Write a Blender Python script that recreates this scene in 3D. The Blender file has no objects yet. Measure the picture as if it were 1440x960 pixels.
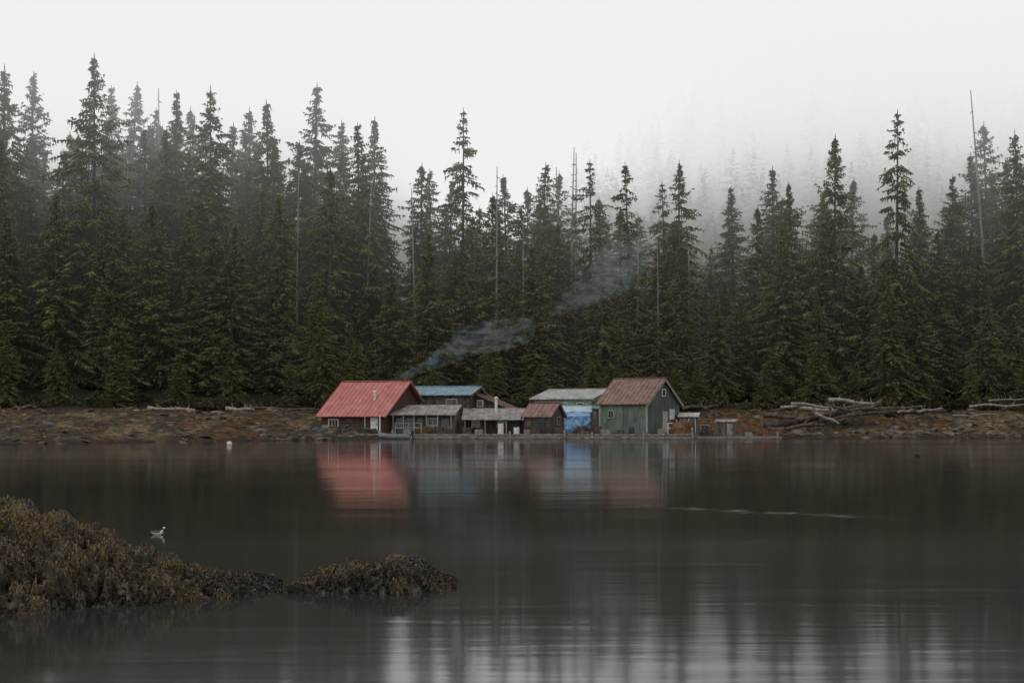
import bpy, math, numpy as np, bmesh
from mathutils import Vector, Matrix, noise as mn
rng=np.random.default_rng(7)
S=bpy.context.scene; COL=S.collection
CH=1.7; F=2800.0; TH=math.atan(110/2800)
cT,sT=math.cos(TH),math.sin(TH)
def W(px,py,d):
    u=(px-720)/F; v=(480-py)/F
    t=d/(cT-v*sT)
    return Vector((t*u,d,CH+t*(sT+v*cT)))
def X(px,d): return (px-720)/F*d
def ztop(py,d): return W(720,py,d).z
# ---------------------------------------------------------------- materials
def newmat(name):
    m=bpy.data.materials.new(name); m.use_nodes=True
    nt=m.node_tree; b=nt.nodes['Principled BSDF']
    return m,nt,b
def nd(nt,t,**k):
    n=nt.nodes.new(t)
    for a,v in k.items(): setattr(n,a,v)
    return n
def mat(name,c1,c2,scale=3,rough=.8,bump=.0,stretch=(1,1,1),detail=6,c3=None,spec=.3,metal=0,wave=None,lo=.35,hi=.65,grime=.35):
    m,nt,b=newmat(name); L=nt.links.new
    tc=nd(nt,'ShaderNodeTexCoord'); mp=nd(nt,'ShaderNodeMapping'); mp.inputs['Scale'].default_value=stretch
    L(tc.outputs['Object'],mp.inputs[0])
    n=nd(nt,'ShaderNodeTexNoise'); n.inputs['Scale'].default_value=scale; n.inputs['Detail'].default_value=detail; n.inputs['Roughness'].default_value=.62
    L(mp.outputs[0],n.inputs['Vector'])
    r=nd(nt,'ShaderNodeValToRGB'); r.color_ramp.elements[0].position=lo; r.color_ramp.elements[1].position=hi
    r.color_ramp.elements[0].color=(*c1,1); r.color_ramp.elements[1].color=(*c2,1)
    if c3:
        e=r.color_ramp.elements.new((lo+hi)/2); e.color=(*c3,1)
    L(n.outputs[0],r.inputs[0]); out=r.outputs[0]
    h=n.outputs[0]
    if wave:
        axis,ws,dark=wave
        w=nd(nt,'ShaderNodeTexWave',wave_type='BANDS',bands_direction=axis,wave_profile='SAW'); w.inputs['Scale'].default_value=ws
        w.inputs['Distortion'].default_value=.15
        L(tc.outputs['Object'],w.inputs[0])
        rr=nd(nt,'ShaderNodeValToRGB'); rr.color_ramp.elements[0].position=0; rr.color_ramp.elements[1].position=.14
        rr.color_ramp.elements[0].color=(dark,dark,dark,1); rr.color_ramp.elements[1].color=(1,1,1,1)
        L(w.outputs[0],rr.inputs[0])
        mx=nd(nt,'ShaderNodeMix',data_type='RGBA',blend_type='MULTIPLY'); mx.inputs[0].default_value=1
        L(out,mx.inputs[6]); L(rr.outputs[0],mx.inputs[7]); out=mx.outputs[2]
    if grime:
        m2=nd(nt,'ShaderNodeMapping'); m2.inputs['Scale'].default_value=(1.6,1.6,.35); L(tc.outputs['Object'],m2.inputs[0])
        g_=nd(nt,'ShaderNodeTexNoise'); g_.inputs['Scale'].default_value=1.3; g_.inputs['Detail'].default_value=7; g_.inputs['Roughness'].default_value=.7; L(m2.outputs[0],g_.inputs[0])
        mr=nd(nt,'ShaderNodeMapRange'); mr.inputs[1].default_value=.42; mr.inputs[2].default_value=.68; mr.inputs[3].default_value=0; mr.inputs[4].default_value=grime; L(g_.outputs[0],mr.inputs[0])
        mx=nd(nt,'ShaderNodeMix',data_type='RGBA',blend_type='MULTIPLY'); L(mr.outputs[0],mx.inputs[0]); L(out,mx.inputs[6]); mx.inputs[7].default_value=(.38,.33,.28,1); out=mx.outputs[2]
    L(out,b.inputs['Base Color'])
    b.inputs['Roughness'].default_value=rough; b.inputs['Specular IOR Level'].default_value=spec; b.inputs['Metallic'].default_value=metal
    if bump:
        bp=nd(nt,'ShaderNodeBump'); bp.inputs['Strength'].default_value=1; bp.inputs['Distance'].default_value=bump
        L(h,bp.inputs['Height']); L(bp.outputs[0],b.inputs['Normal'])
    return m
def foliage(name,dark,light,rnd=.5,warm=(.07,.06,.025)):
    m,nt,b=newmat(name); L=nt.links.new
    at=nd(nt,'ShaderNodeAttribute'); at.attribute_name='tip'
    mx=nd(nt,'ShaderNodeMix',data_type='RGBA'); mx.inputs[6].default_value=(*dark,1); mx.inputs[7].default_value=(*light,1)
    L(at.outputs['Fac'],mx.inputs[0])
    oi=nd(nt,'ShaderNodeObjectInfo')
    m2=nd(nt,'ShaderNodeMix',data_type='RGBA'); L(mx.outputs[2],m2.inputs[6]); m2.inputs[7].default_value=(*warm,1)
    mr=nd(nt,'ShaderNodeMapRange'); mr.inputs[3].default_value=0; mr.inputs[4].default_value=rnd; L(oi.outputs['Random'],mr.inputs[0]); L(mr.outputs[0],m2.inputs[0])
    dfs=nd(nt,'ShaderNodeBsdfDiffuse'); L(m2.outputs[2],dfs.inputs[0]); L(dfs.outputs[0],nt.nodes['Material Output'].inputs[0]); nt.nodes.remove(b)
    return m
M={}
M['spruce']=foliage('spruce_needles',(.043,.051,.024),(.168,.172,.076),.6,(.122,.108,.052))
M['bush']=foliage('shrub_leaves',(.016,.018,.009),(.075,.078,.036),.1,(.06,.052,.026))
M['bark']=mat('bark',(.04,.033,.026),(.10,.085,.07),4,.9,0,(1,1,.2),grime=0)
M['snag']=mat('grey_dead_wood',(.14,.13,.12),(.34,.32,.30),5,.9,.02,(1,1,.15))
M['drift']=mat('driftwood_pale',(.17,.145,.12),(.37,.33,.29),3,.9,.03,(1,1,1))
M['driftdark']=mat('driftwood_dark',(.035,.028,.022),(.13,.1,.08),3,.85,.03)
M['red']=mat('red_painted_metal',(.37,.125,.11),(.46,.20,.18),1.2,.6,.0,(1,1,1),c3=(.42,.155,.14),spec=.2,grime=.28)
M['redwall']=mat('red_brown_boards',(.045,.026,.02),(.10,.052,.042),6,.85,.01,wave=('Z',1.1,.35))
M['blue']=mat('blue_painted_metal',(.13,.21,.26),(.24,.34,.40),1.5,.55,c3=(.18,.275,.33),grime=.5)
M['brown']=mat('brown_boards',(.038,.031,.026),(.14,.115,.095),6,.85,.01,(1,1,.4),wave=('Z',1.0,.35),grime=.6)
M['brownv']=mat('brown_vertical_boards',(.032,.025,.02),(.115,.09,.07),4,.85,.01,(2,2,.3),wave=('X',1.2,.35))
M['greyv']=mat('weathered_grey_boards',(.05,.042,.035),(.19,.165,.14),4,.85,.01,(2,2,.3),wave=('X',1.2,.35),grime=.6)
M['greymetal']=mat('weathered_grey_metal',(.17,.15,.14),(.37,.34,.33),1.5,.6,.0,(1,1,1),c3=(.25,.23,.225),grime=.8)
M['whitemetal']=mat('pale_grey_metal',(.28,.29,.285),(.47,.48,.47),1.2,.55,grime=.5)
M['rust']=mat('rusty_brown_metal',(.15,.085,.07),(.27,.17,.145),2,.65,.0,(1,1,1),c3=(.21,.125,.105))
M['green']=mat('green_painted_boards',(.085,.115,.097),(.18,.215,.19),3,.8,.01,(1,1,.3),c3=(.125,.16,.138),wave=('X',.9,.55),grime=.5)
M['teal']=mat('teal_metal',(.12,.25,.22),(.2,.35,.31),2,.5)
M['palewall']=mat('pale_boards',(.24,.26,.235),(.42,.44,.40),4,.8,wave=('Z',1.1,.6),grime=.5)
M['white']=mat('white_paint',(.5,.5,.47),(.72,.71,.68),5,.6,grime=.3)
M['glass']=mat('dark_glass',(.015,.018,.02),(.04,.045,.05),1,.08,spec=.6,grime=0)
M['curtain']=mat('pale_glass',(.3,.33,.33),(.5,.53,.53),2,.2,grime=0)
M['tarp']=mat('blue_tarp',(.10,.22,.40),(.22,.37,.56),1.6,.5,.05,grime=.3)
M['tarp2']=mat('pale_blue_tarp',(.28,.38,.46),(.44,.54,.6),1.2,.5,.03)
M['deck']=mat('weathered_deck',(.11,.095,.08),(.29,.26,.22),4,.9,.01,wave=('X',1.6,.4))
M['log']=mat('wet_log',(.05,.042,.035),(.22,.19,.16),2.5,.7,.02,(1,3,3))
M['bluep']=mat('blue_plastic',(.03,.14,.36),(.06,.22,.46),2,.4)
M['alu']=mat('dull_aluminium',(.14,.145,.15),(.26,.27,.28),3,.6,metal=.1)
M['black']=mat('black_paint',(.02,.02,.022),(.05,.05,.05),4,.4,grime=0)
M['net']=mat('brown_net',(.07,.038,.02),(.23,.13,.07),9,.9,.03)
M['stone']=mat('beach_stone',(.035,.028,.021),(.19,.155,.12),.8,.9,.02,spec=.15)
M['buoyr']=mat('dark_buoy',(.03,.02,.018),(.07,.04,.034),5,.6)
M['bird']=mat('white_grey_feathers',(.45,.45,.45),(.75,.74,.72),25,.8,grime=0)
M['beak']=mat('dark_beak',(.04,.03,.02),(.09,.07,.03),10,.5,grime=0)
# ---------------------------------------------------------------- helpers
def obj(name,me,parent=None,loc=None):
    o=bpy.data.objects.new(name,me); COL.objects.link(o)
    if parent: o.parent=parent
    if loc is not None: o.location=loc
    return o
def top(o,label,cat,group=None):
    o['label']=label; o['category']=cat
    if group: o['group']=group
    return o
def empty(name,loc,yaw=0,label=None,cat=None,group=None):
    o=obj(name,None,None,loc); o.rotation_euler[2]=yaw; o.empty_display_size=.3
    if label: top(o,label,cat,group)
    return o
def mesh(name,v,f,m,smooth=False,recalc=False):
    me=bpy.data.meshes.new(name); me.from_pydata([tuple(a) for a in v],[],f); me.materials.append(m); me.update()
    if recalc:
        bm=bmesh.new(); bm.from_mesh(me); bmesh.ops.recalc_face_normals(bm,faces=bm.faces); bm.to_mesh(me); bm.free()
    if smooth: me.polygons.foreach_set('use_smooth',[True]*len(me.polygons))
    return me
def quads(name,Q,m,attr=None):
    Q=np.asarray(Q,dtype=np.float32); n=len(Q)
    me=bpy.data.meshes.new(name); me.vertices.add(n*4); me.vertices.foreach_set('co',Q.reshape(-1))
    me.loops.add(n*4); me.loops.foreach_set('vertex_index',np.arange(n*4,dtype=np.int32))
    me.polygons.add(n); me.polygons.foreach_set('loop_start',np.arange(0,n*4,4,dtype=np.int32))
    me.polygons.foreach_set('loop_total',np.full(n,4,dtype=np.int32))
    me.materials.append(m); me.update(calc_edges=True)
    if attr is not None:
        a=me.attributes.new('tip','FLOAT','POINT'); a.data.foreach_set('value',np.repeat(np.asarray(attr,dtype=np.float32),4))
    return me
class MB:
    def __init__(s): s.v=[];s.f=[]
    def obox(s,c,u,v,n,hu,hv,hn):
        c=Vector(c);u=Vector(u)*hu;v=Vector(v)*hv;n=Vector(n)*hn;b=len(s.v)
        for a in(-1,1):
            for bb in(-1,1):
                for cc in(-1,1): s.v.append(c+a*u+bb*v+cc*n)
        s.f+=[tuple(b+i for i in q) for q in((0,1,3,2),(4,6,7,5),(0,4,5,1),(2,3,7,6),(0,2,6,4),(1,5,7,3))]
        return s
    def box(s,x0,x1,y0,y1,z0,z1):
        return s.obox(((x0+x1)/2,(y0+y1)/2,(z0+z1)/2),(1,0,0),(0,1,0),(0,0,1),(x1-x0)/2,(y1-y0)/2,(z1-z0)/2)
    def prism(s,poly,ext):
        b=len(s.v);n=len(poly);e=Vector(ext)
        s.v+=[Vector(p) for p in poly]+[Vector(p)+e for p in poly]
        s.f.append(tuple(b+i for i in range(n))[::-1]); s.f.append(tuple(b+n+i for i in range(n)))
        for i in range(n): j=(i+1)%n; s.f.append((b+i,b+j,b+n+j,b+n+i))
        return s
    def tube(s,pts,rads,k=8,cap=True):
        b=len(s.v);pts=[Vector(p) for p in pts];n=len(pts)
        for i,p in enumerate(pts):
            d=(pts[min(i+1,n-1)]-pts[max(i-1,0)]).normalized()
            a=Vector((0,0,1)) if abs(d.z)<.9 else Vector((1,0,0))
            u=d.cross(a).normalized();w=d.cross(u)
            for j in range(k):
                t=2*math.pi*j/k; s.v.append(p+(u*math.cos(t)+w*math.sin(t))*rads[i])
        for i in range(n-1):
            for j in range(k):
                s.f.append((b+i*k+j,b+i*k+(j+1)%k,b+(i+1)*k+(j+1)%k,b+(i+1)*k+j))
        if cap: s.f.append(tuple(b+j for j in range(k))[::-1]); s.f.append(tuple(b+(n-1)*k+j for j in range(k)))
        return s
    def out(s,name,m,parent=None,smooth=False):
        return obj(name,mesh(name,s.v,s.f,m,smooth),parent)
Z=Vector((0,0,1))
# ---------------------------------------------------------------- terrain
def shore(x): return float(np.interp(x,[-200,-60,-35,-20,-8,20,60,200],[120,126,136,160,176,184,184,170]))
def treel(x): return float(np.interp(x,[-200,-80,-35,0,40,200],[192,197,200,204,206,206]))
def hillh(x): return float(np.interp(x,[-260,-60,0,25,60,120,260],[25,8,6,22,52,80,105]))
def sm(a,b,t):
    t=min(1,max(0,(t-a)/(b-a))); return t*t*(3-2*t)
def ground(x,y):
    s=shore(x)+mn.noise(Vector((x*.06,3.1,0)))*3; t=treel(x)
    if y<s: z=-(s-y)*.07
    elif y<t:
        k=(y-s)/(t-s); z=3.0*k**1.05
    else: z=3.0+(y-t)*(.12+.10*sm(-5,-50,x))
    z=max(z,-3)
    z+=sm(290,480,y)*hillh(x)
    a=.4 if y<t else .5
    z+=mn.noise(Vector((x*.22,y*.25,1)))*a*min(1,max(0.15,(y-s)*.1)) + mn.noise(Vector((x*1.3,y*.8,5)))*.16*(1 if y>s-2 else 0)
    return z
xs=np.concatenate([np.arange(-300,-60,5),np.arange(-60,60,.6),np.arange(60,301,5)])
ys=np.concatenate([np.arange(100,130,3),np.arange(130,215,.8),np.arange(215,330,4),np.arange(330,900,12)])
gv=[(x,y,ground(x,y)) for y in ys for x in xs]; nx=len(xs)
gf=[(j*nx+i,j*nx+i+1,(j+1)*nx+i+1,(j+1)*nx+i) for j in range(len(ys)-1) for i in range(nx-1)]
m,nt,b=newmat('shore_ground'); L=nt.links.new
geo=nd(nt,'ShaderNodeNewGeometry'); mp=nd(nt,'ShaderNodeMapping'); mp.inputs['Scale'].default_value=(1,.3,1); L(geo.outputs['Position'],mp.inputs[0])
n1=nd(nt,'ShaderNodeTexNoise'); n1.inputs['Scale'].default_value=.2; n1.inputs['Detail'].default_value=10; n1.inputs['Roughness'].default_value=.74; L(mp.outputs[0],n1.inputs[0])
r1=nd(nt,'ShaderNodeValToRGB'); cr=r1.color_ramp
cr.elements[0].position=.3; cr.elements[0].color=(.022,.018,.013,1); cr.elements[1].position=.72; cr.elements[1].color=(.28,.215,.12,1)
for p,c in((.38,(.04,.032,.021,1)),(.44,(.16,.085,.038,1)),(.48,(.045,.038,.026,1)),(.53,(.085,.074,.045,1)),(.585,(.21,.14,.075,1)),(.63,(.09,.090,.042,1))):
    e=cr.elements.new(p); e.color=c
L(n1.outputs[0],r1.inputs[0])
n2=nd(nt,'ShaderNodeTexNoise'); n2.inputs['Scale'].default_value=1.3; n2.inputs['Detail'].default_value=8; n2.inputs['Roughness'].default_value=.8; L(geo.outputs['Position'],n2.inputs[0])
r2=nd(nt,'ShaderNodeMapRange'); r2.inputs[1].default_value=.38; r2.inputs[2].default_value=.64; r2.inputs[3].default_value=.2; r2.inputs[4].default_value=1.5; L(n2.outputs[0],r2.inputs[0])
mu=nd(nt,'ShaderNodeVectorMath',operation='SCALE'); L(r1.outputs[0],mu.inputs[0]); L(r2.outputs[0],mu.inputs['Scale'])
sp=nd(nt,'ShaderNodeSeparateXYZ'); L(geo.outputs['Position'],sp.inputs[0])
wz=nd(nt,'ShaderNodeMapRange'); wz.inputs[1].default_value=0.05; wz.inputs[2].default_value=.5; wz.inputs[3].default_value=.45; wz.inputs[4].default_value=1; L(sp.outputs[2],wz.inputs[0])
mu2=nd(nt,'ShaderNodeVectorMath',operation='SCALE'); L(mu.outputs[0],mu2.inputs[0]); L(wz.outputs[0],mu2.inputs['Scale'])
fz=nd(nt,'ShaderNodeMapRange'); fz.inputs[1].default_value=2.3; fz.inputs[2].default_value=3.0; L(sp.outputs[2],fz.inputs[0])
mx=nd(nt,'ShaderNodeMix',data_type='RGBA'); L(fz.outputs[0],mx.inputs[0]); L(mu2.outputs[0],mx.inputs[6]); mx.inputs[7].default_value=(.024,.025,.015,1)
L(mx.outputs[2],b.inputs['Base Color']); b.inputs['Roughness'].default_value=.9; b.inputs['Specular IOR Level'].default_value=.1
bp=nd(nt,'ShaderNodeBump'); bp.inputs['Distance'].default_value=.3; L(n2.outputs[0],bp.inputs['Height']); L(bp.outputs[0],b.inputs['Normal'])
g=obj('ground',mesh('ground',gv,gf,m,True)); g['kind']='structure'
# ---------------------------------------------------------------- water
m,nt,b=newmat('calm_water'); L=nt.links.new
b.inputs['Base Color'].default_value=(.027,.028,.027,1); b.inputs['IOR'].default_value=1.21; b.inputs['Roughness'].default_value=.06
b.inputs['Specular IOR Level'].default_value=.38
geo=nd(nt,'ShaderNodeNewGeometry')
def nz(scale,st,detail=3,dist=0,rot=0):
    mp=nd(nt,'ShaderNodeMapping'); mp.inputs['Scale'].default_value=st; mp.inputs['Rotation'].default_value=(0,0,rot); L(geo.outputs['Position'],mp.inputs[0])
    n=nd(nt,'ShaderNodeTexNoise'); n.inputs['Scale'].default_value=scale; n.inputs['Detail'].default_value=detail; n.inputs['Distortion'].default_value=dist
    L(mp.outputs[0],n.inputs[0]); return n.outputs[0]
def mth(op,x,y=0):
    q=nd(nt,'ShaderNodeMath',operation=op)
    for i,v in enumerate((x,y)):
        if isinstance(v,(int,float)): q.inputs[i].default_value=v
        else: L(v,q.inputs[i])
    return q.outputs[0]
a=nz(.9,(.3,1,1),3,.3); c=nz(.16,(.25,1,1),2); a2=nz(2.3,(.2,1,1),2,.4,.06)
msk=nd(nt,'ShaderNodeMapRange'); msk.inputs[1].default_value=.40; msk.inputs[2].default_value=.62; L(c,msk.inputs[0])
hw=mth('MULTIPLY',mth('MULTIPLY',a2,msk.outputs[0]),.0036)
ha=mth('MULTIPLY',a,.0042)
sp=nd(nt,'ShaderNodeSeparateXYZ'); L(geo.outputs['Position'],sp.inputs[0])
ln=mth('ADD',mth('MULTIPLY',sp.outputs[0],1.1),sp.outputs[1]); lw=mth('ADD',ln,mth('MULTIPLY',nz(.5,(1,1,1)),2.2))
gs=mth('EXPONENT',mth('MULTIPLY',mth('POWER',mth('MULTIPLY',mth('SUBTRACT',lw,43.1),1.3),2),-1))
xr=mth('EXPONENT',mth('MULTIPLY',mth('POWER',mth('MULTIPLY',mth('SUBTRACT',sp.outputs[0],4.8),.5),4),-1))
bk=nd(nt,'ShaderNodeMapRange'); bk.inputs[1].default_value=.42; bk.inputs[2].default_value=.62; L(nz(1.8,(1,.4,1),3),bk.inputs[0])
hk=mth('MULTIPLY',mth('MULTIPLY',mth('MULTIPLY',mth('MULTIPLY',gs,xr),bk.outputs[0]),nz(5,(.5,1,1),4)),.020)
hh=mth('ADD',mth('ADD',hw,ha),hk)
bp=nd(nt,'ShaderNodeBump'); bp.inputs['Distance'].default_value=1; L(hh,bp.inputs['Height']); L(bp.outputs[0],b.inputs['Normal'])
st=nz(.035,(.22,1.6,1),3,.2); rr=nd(nt,'ShaderNodeMapRange'); rr.inputs[1].default_value=.50; rr.inputs[2].default_value=.72; rr.inputs[3].default_value=.06; rr.inputs[4].default_value=.13; L(st,rr.inputs[0]); L(rr.outputs[0],b.inputs['Roughness'])
o=obj('water',mesh('water',[(-700,-200,0),(700,-200,0),(700,230,0),(-700,230,0)],[(0,1,2,3)],m)); o['kind']='structure'
# ---------------------------------------------------------------- trees
def crown(rg,H=30,R=4.6,base=.05,dh=.42,qs=1.15,gap=.08,pw=.66,droop=.35):
    Q=[];A=[];h=base*H;ph=rg.random()*6;sec=rg.random(3)*6
    while h<H*.99:
        tone=rg.normal(0,.07)
        for k in range(rg.integers(5,8)):
            if rg.random()<gap: continue
            hb=min(H*.99,h+rg.uniform(-.5,.5)*dh*2)
            t=max(0,(hb-base*H)/(H*(1-base))); prof=(1-t)**pw*(.72+.28*min(1,t/.12))*min(1,(1-t)*5+.25)+.02
            prof*=1+.2*math.sin(hb*.55+ph)*math.sin(hb*.23+ph*2)
            az=rg.random()*6.283
            Lb=max(.3,R*prof*rg.uniform(.5,1.25)*(1+.28*math.sin(2*az+sec[0]+hb*.3)))
            e=-.25+.75*t**1.7+rg.normal()*.2
            ns=max(3,int(Lb/(.24*qs)))
            s=(np.arange(ns)+rg.random(ns))/ns
            if Lb>1.5: s=s[s>.22]
            ns=len(s); d=np.array([math.cos(az),math.sin(az),0]); p=np.array([-d[1],d[0],0])
            P=np.outer(Lb*s,d); P[:,2]+=hb+Lb*(math.tan(e)*s-droop*s**2+.14*s**3)
            for side in(-1,1):
                sl=np.clip(.25+.36*Lb*(1-s),.25,1.2)*rg.uniform(.6,1.2,ns)
                D=.65*d+side*.75*p+np.outer(-.2-.5*rg.random(ns),[0,0,1])
                Wv=.45*d+np.outer(rg.uniform(-.7,.7,ns),[0,0,1])+.1*p; Wv*=(.1*qs)/np.linalg.norm(Wv,axis=1)[:,None]
                E=P+D*sl[:,None]
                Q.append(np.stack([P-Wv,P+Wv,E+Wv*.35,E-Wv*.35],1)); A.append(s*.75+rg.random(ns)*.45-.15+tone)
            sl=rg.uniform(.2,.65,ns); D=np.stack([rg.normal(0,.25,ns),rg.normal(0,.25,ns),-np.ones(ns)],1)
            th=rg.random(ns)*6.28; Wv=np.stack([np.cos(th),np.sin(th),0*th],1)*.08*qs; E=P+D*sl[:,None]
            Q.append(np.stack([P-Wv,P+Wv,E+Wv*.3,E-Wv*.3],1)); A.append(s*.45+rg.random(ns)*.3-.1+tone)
        h+=dh*rg.uniform(.6,1.3)
    n=30; s=np.linspace(0,1,n); P=np.stack([0*s,0*s,H*(.96+.045*s)],1); th=rg.random(n)*6.28
    D=np.stack([np.cos(th)*.35*(1-s)+.02,np.sin(th)*.35*(1-s),.18+0*s],1); Wv=np.stack([-np.sin(th),np.cos(th),0*th],1)*.05
    Q.append(np.stack([P-Wv,P+Wv,P+D+Wv*.2,P+D-Wv*.2],1)); A.append(s)
    return np.concatenate(Q),np.clip(np.concatenate(A),0,1)
def trunkmesh(rg,H,r,m,limbs=18,lo=.02,hi=.5,ll=1.0,topr=.03,name='trunk'):
    mb=MB(); n=9; bx,by=rg.normal(0,.12,2)
    pts=[(bx*math.sin(i/n*3),by*math.sin(i/n*2.6),-1+(H+1)*i/n) for i in range(n+1)]
    mb.tube(pts,[r*(1.25 if i==0 else 1-.96*i/n)+topr for i in range(n+1)],8)
    for k in range(limbs):
        t=rg.uniform(lo,hi); z=H*t; az=rg.random()*6.28; l=ll*rg.uniform(.4,1.2)*(1-t*.6); x,y=bx*math.sin(t*3),by*math.sin(t*2.6)
        dz=rg.uniform(-.5,.3)
        mb.tube([(x,y,z),(x+math.cos(az)*l*.6,y+math.sin(az)*l*.6,z+dz*l*.4),(x+math.cos(az)*l,y+math.sin(az)*l,z+dz*l)],[.045,.03,.012],4)
    return mesh(name,mb.v,mb.f,m,True)
kinds=[]
specs=[dict(R=5.6),dict(R=6.2,base=.03,droop=.45),dict(R=5.2,base=.05,gap=.12),dict(R=4.9,base=.06,pw=.6,gap=.14),
 dict(R=5.9,base=.03,pw=.72,droop=.2),dict(R=4.4,base=.1,gap=.2,pw=.55,droop=.5),dict(R=6.8,base=.02,pw=.75,droop=.4),dict(R=5.3,base=.06,gap=.14,pw=.62,droop=.22),
 dict(R=3.2,base=.25,gap=.34,pw=.42,droop=.55,dh=.55),dict(R=3.8,base=.2,gap=.28,pw=.48,droop=.5,dh=.52),dict(R=4.7,base=.04,gap=.18,pw=.5,droop=.15),dict(R=5.4,base=.08,gap=.12,pw=.8,droop=.6)]
for i,sp_ in enumerate(specs):
    rg=np.random.default_rng(100+i); Q,A=crown(rg,**sp_)
    kinds.append((trunkmesh(rg,29.4,.33,M['bark']),quads('crown',Q,M['spruce'],A)))
def tree(x,y,H,k,wide=1.0,label='tall dark green spruce tree standing in the shore forest'):
    tm,cm=kinds[k]; z=ground(x,y)-.2; e=empty('spruce_tree',(x,y,z),rng.random()*6.28,label,'tree','spruce trees of the shore forest')
    sz=H/30; sx=sz**.7*wide; e.scale=(sx,sx,sz); e.rotation_euler[0]=rng.normal(0,.02); e.rotation_euler[1]=rng.normal(0,.02)
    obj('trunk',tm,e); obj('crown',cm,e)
heroes=[(5,90,218,1),(38,102,226,4),(130,75,214,6),(158,120,230,0),(176,113,231,5),(222,150,231,8),(243,130,222,0),(263,152,231,3),(298,118,216,1),(345,150,228,7),(374,142,222,2),(440,118,224,6),(470,170,230,5),(505,172,218,0),(533,165,226,2),
(590,228,224,3),(606,236,232,5),(648,150,218,9),(628,250,230,2),(715,245,226,2),(742,262,232,3),(765,228,222,5),(783,240,232,3),(832,224,220,9),(855,275,230,2),(893,227,214,8),(935,255,222,9),(960,226,218,5),(1035,262,226,0),(1065,288,218,3),(1092,232,222,2),(1122,254,216,4),
(1170,188,214,7),(1195,250,228,3),(1257,155,212,9),(1290,262,220,2),(1338,246,220,4),(1372,215,226,6),(1395,170,230,3),(1436,180,216,1),(1480,160,222,0),(-40,110,222,0),(690,270,216,7)]
for px,py,d,k in heroes:
    x=X(px,d); tree(x,d,ztop(py,d)-ground(x,d),k,rng.uniform(.85,1.05))
env=[(-200,150),(0,135),(60,175),(130,145),(200,160),(300,155),(400,175),(460,185),(550,230),(578,290),(640,255),(700,275),(770,255),(850,285),(900,285),(1000,305),(1090,265),(1170,240),(1220,295),(1260,255),(1320,285),(1370,225),(1440,200),(1600,190)]
ex,ey=zip(*env)
KK=[0,1,2,3,4,5,6,7,10,11]
for d,sp_,a0,a1 in((203,4.2,230,375),(208,4.8,90,260),(214,4.4,40,160),(220,4.2,15,100),(226,4.0,5,75),(232,4.2,5,55)):
    x=-d*.29
    while x<d*.29:
        px=x/d*F+720; dd=max(d+rng.uniform(-3,3),treel(x)+(.5 if d<205 else 2))
        if d==203: dd=treel(x)+rng.uniform(-2,2.5)
        py=float(np.interp(px,ex,ey))+rng.uniform(a0,a1); py=min(py,510)
        H=max(4.0,ztop(py,dd)-ground(x,dd)); tree(x,dd,H,KK[int(rng.integers(0,10))],rng.uniform(.85,1.15))
        x+=sp_*rng.uniform(.4,1.6)
# dead standing trees
sn=[]
for i in range(4):
    rg=np.random.default_rng(300+i); sn.append(trunkmesh(rg,20,.15,M['snag'],34,.25,.97,1.0,.035,'dead_tree'))
for px,py,d in((697,232,215),(269,272,214),(893,300,213),(738,305,217),(1395,122,222),(462,228,218),(800,205,224),(222,122,229),(588,262,218),(806,212,225),(968,345,214),(1095,340,214),(1440,268,218),(712,262,219),(925,335,214),(955,280,219),(786,232,222),(418,240,217),(515,262,217)):
    x=X(px,d); zt=ztop(py,d); gz=ground(x,d); o=obj('dead_tree',sn[int(rng.integers(0,4))],None,(x,d,gz-.2))
    s=(zt-gz)/20; o.scale=(max(.7,s*.8),max(.7,s*.8),s); o.rotation_euler=(rng.normal(0,.02),rng.normal(0,.02),rng.random()*6)
    top(o,'bare grey dead tree trunk standing among the spruces','dead tree','dead trees in the shore forest')
# far hillside forest (one mass)
LQ=[crown(np.random.default_rng(50+i),H=26,R=4.4+.4*i,base=.03,dh=1.2,qs=2.4,gap=.1) for i in range(3)]
rg=np.random.default_rng(5); QQ=[];AA=[]
for i in range(760):
    x=rg.uniform(5,150); y=rg.uniform(300,490); Ql,Al=LQ[i%3]
    if x/y>.36: continue
    z=ground(x,y); t=rg.random()*6.28; s=rg.uniform(.34,.6); R_=np.array([[math.cos(t),-math.sin(t),0],[math.sin(t),math.cos(t),0],[0,0,1]])
    q=(Ql@R_.T)*np.array([s*1.3,s*1.3,s*rg.uniform(.8,1.1)]); q+=np.array([x,y,z]); QQ.append(q.astype(np.float32)); AA.append(Al)
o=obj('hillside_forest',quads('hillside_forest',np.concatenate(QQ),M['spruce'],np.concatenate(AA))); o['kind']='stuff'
top(o,'distant spruce forest on a misty hillside','forest')
# undergrowth
Q=[];A=[]
for i in range(460):
    x=rng.uniform(-62,62); off=6*mn.noise(Vector((x*.12,7,0))); y=treel(x)+rng.uniform(-3,3)-max(0,off)*rng.random()*2.2; r=rng.uniform(.25,1.0)*(.9+.9*mn.noise(Vector((x*.2,0,0)))); r=max(r,.22); zc=ground(x,y)+r*.2; n=int(170*r*r)+40
    v=rng.normal(size=(n,3)); v/=np.linalg.norm(v,axis=1)[:,None]; v*=(rng.random(n)**.4)[:,None]; v[:,2]=np.abs(v[:,2])*1.0-.2; v[:,0]*=1.6
    P=v*r*(1+.3*rng.random(n))[:,None]+[x,y,zc]; D=rng.normal(size=(n,3))*.11; E=rng.normal(size=(n,3))*.07
    Q.append(np.stack([P-D,P-E,P+D,P+E],1)); A.append(np.clip(v[:,2]*.6+.1+rng.random(n)*.3+.5*mn.noise(Vector((x*.1,4,0)))+(.4 if 20<x<29 else 0),0,1))
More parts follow.
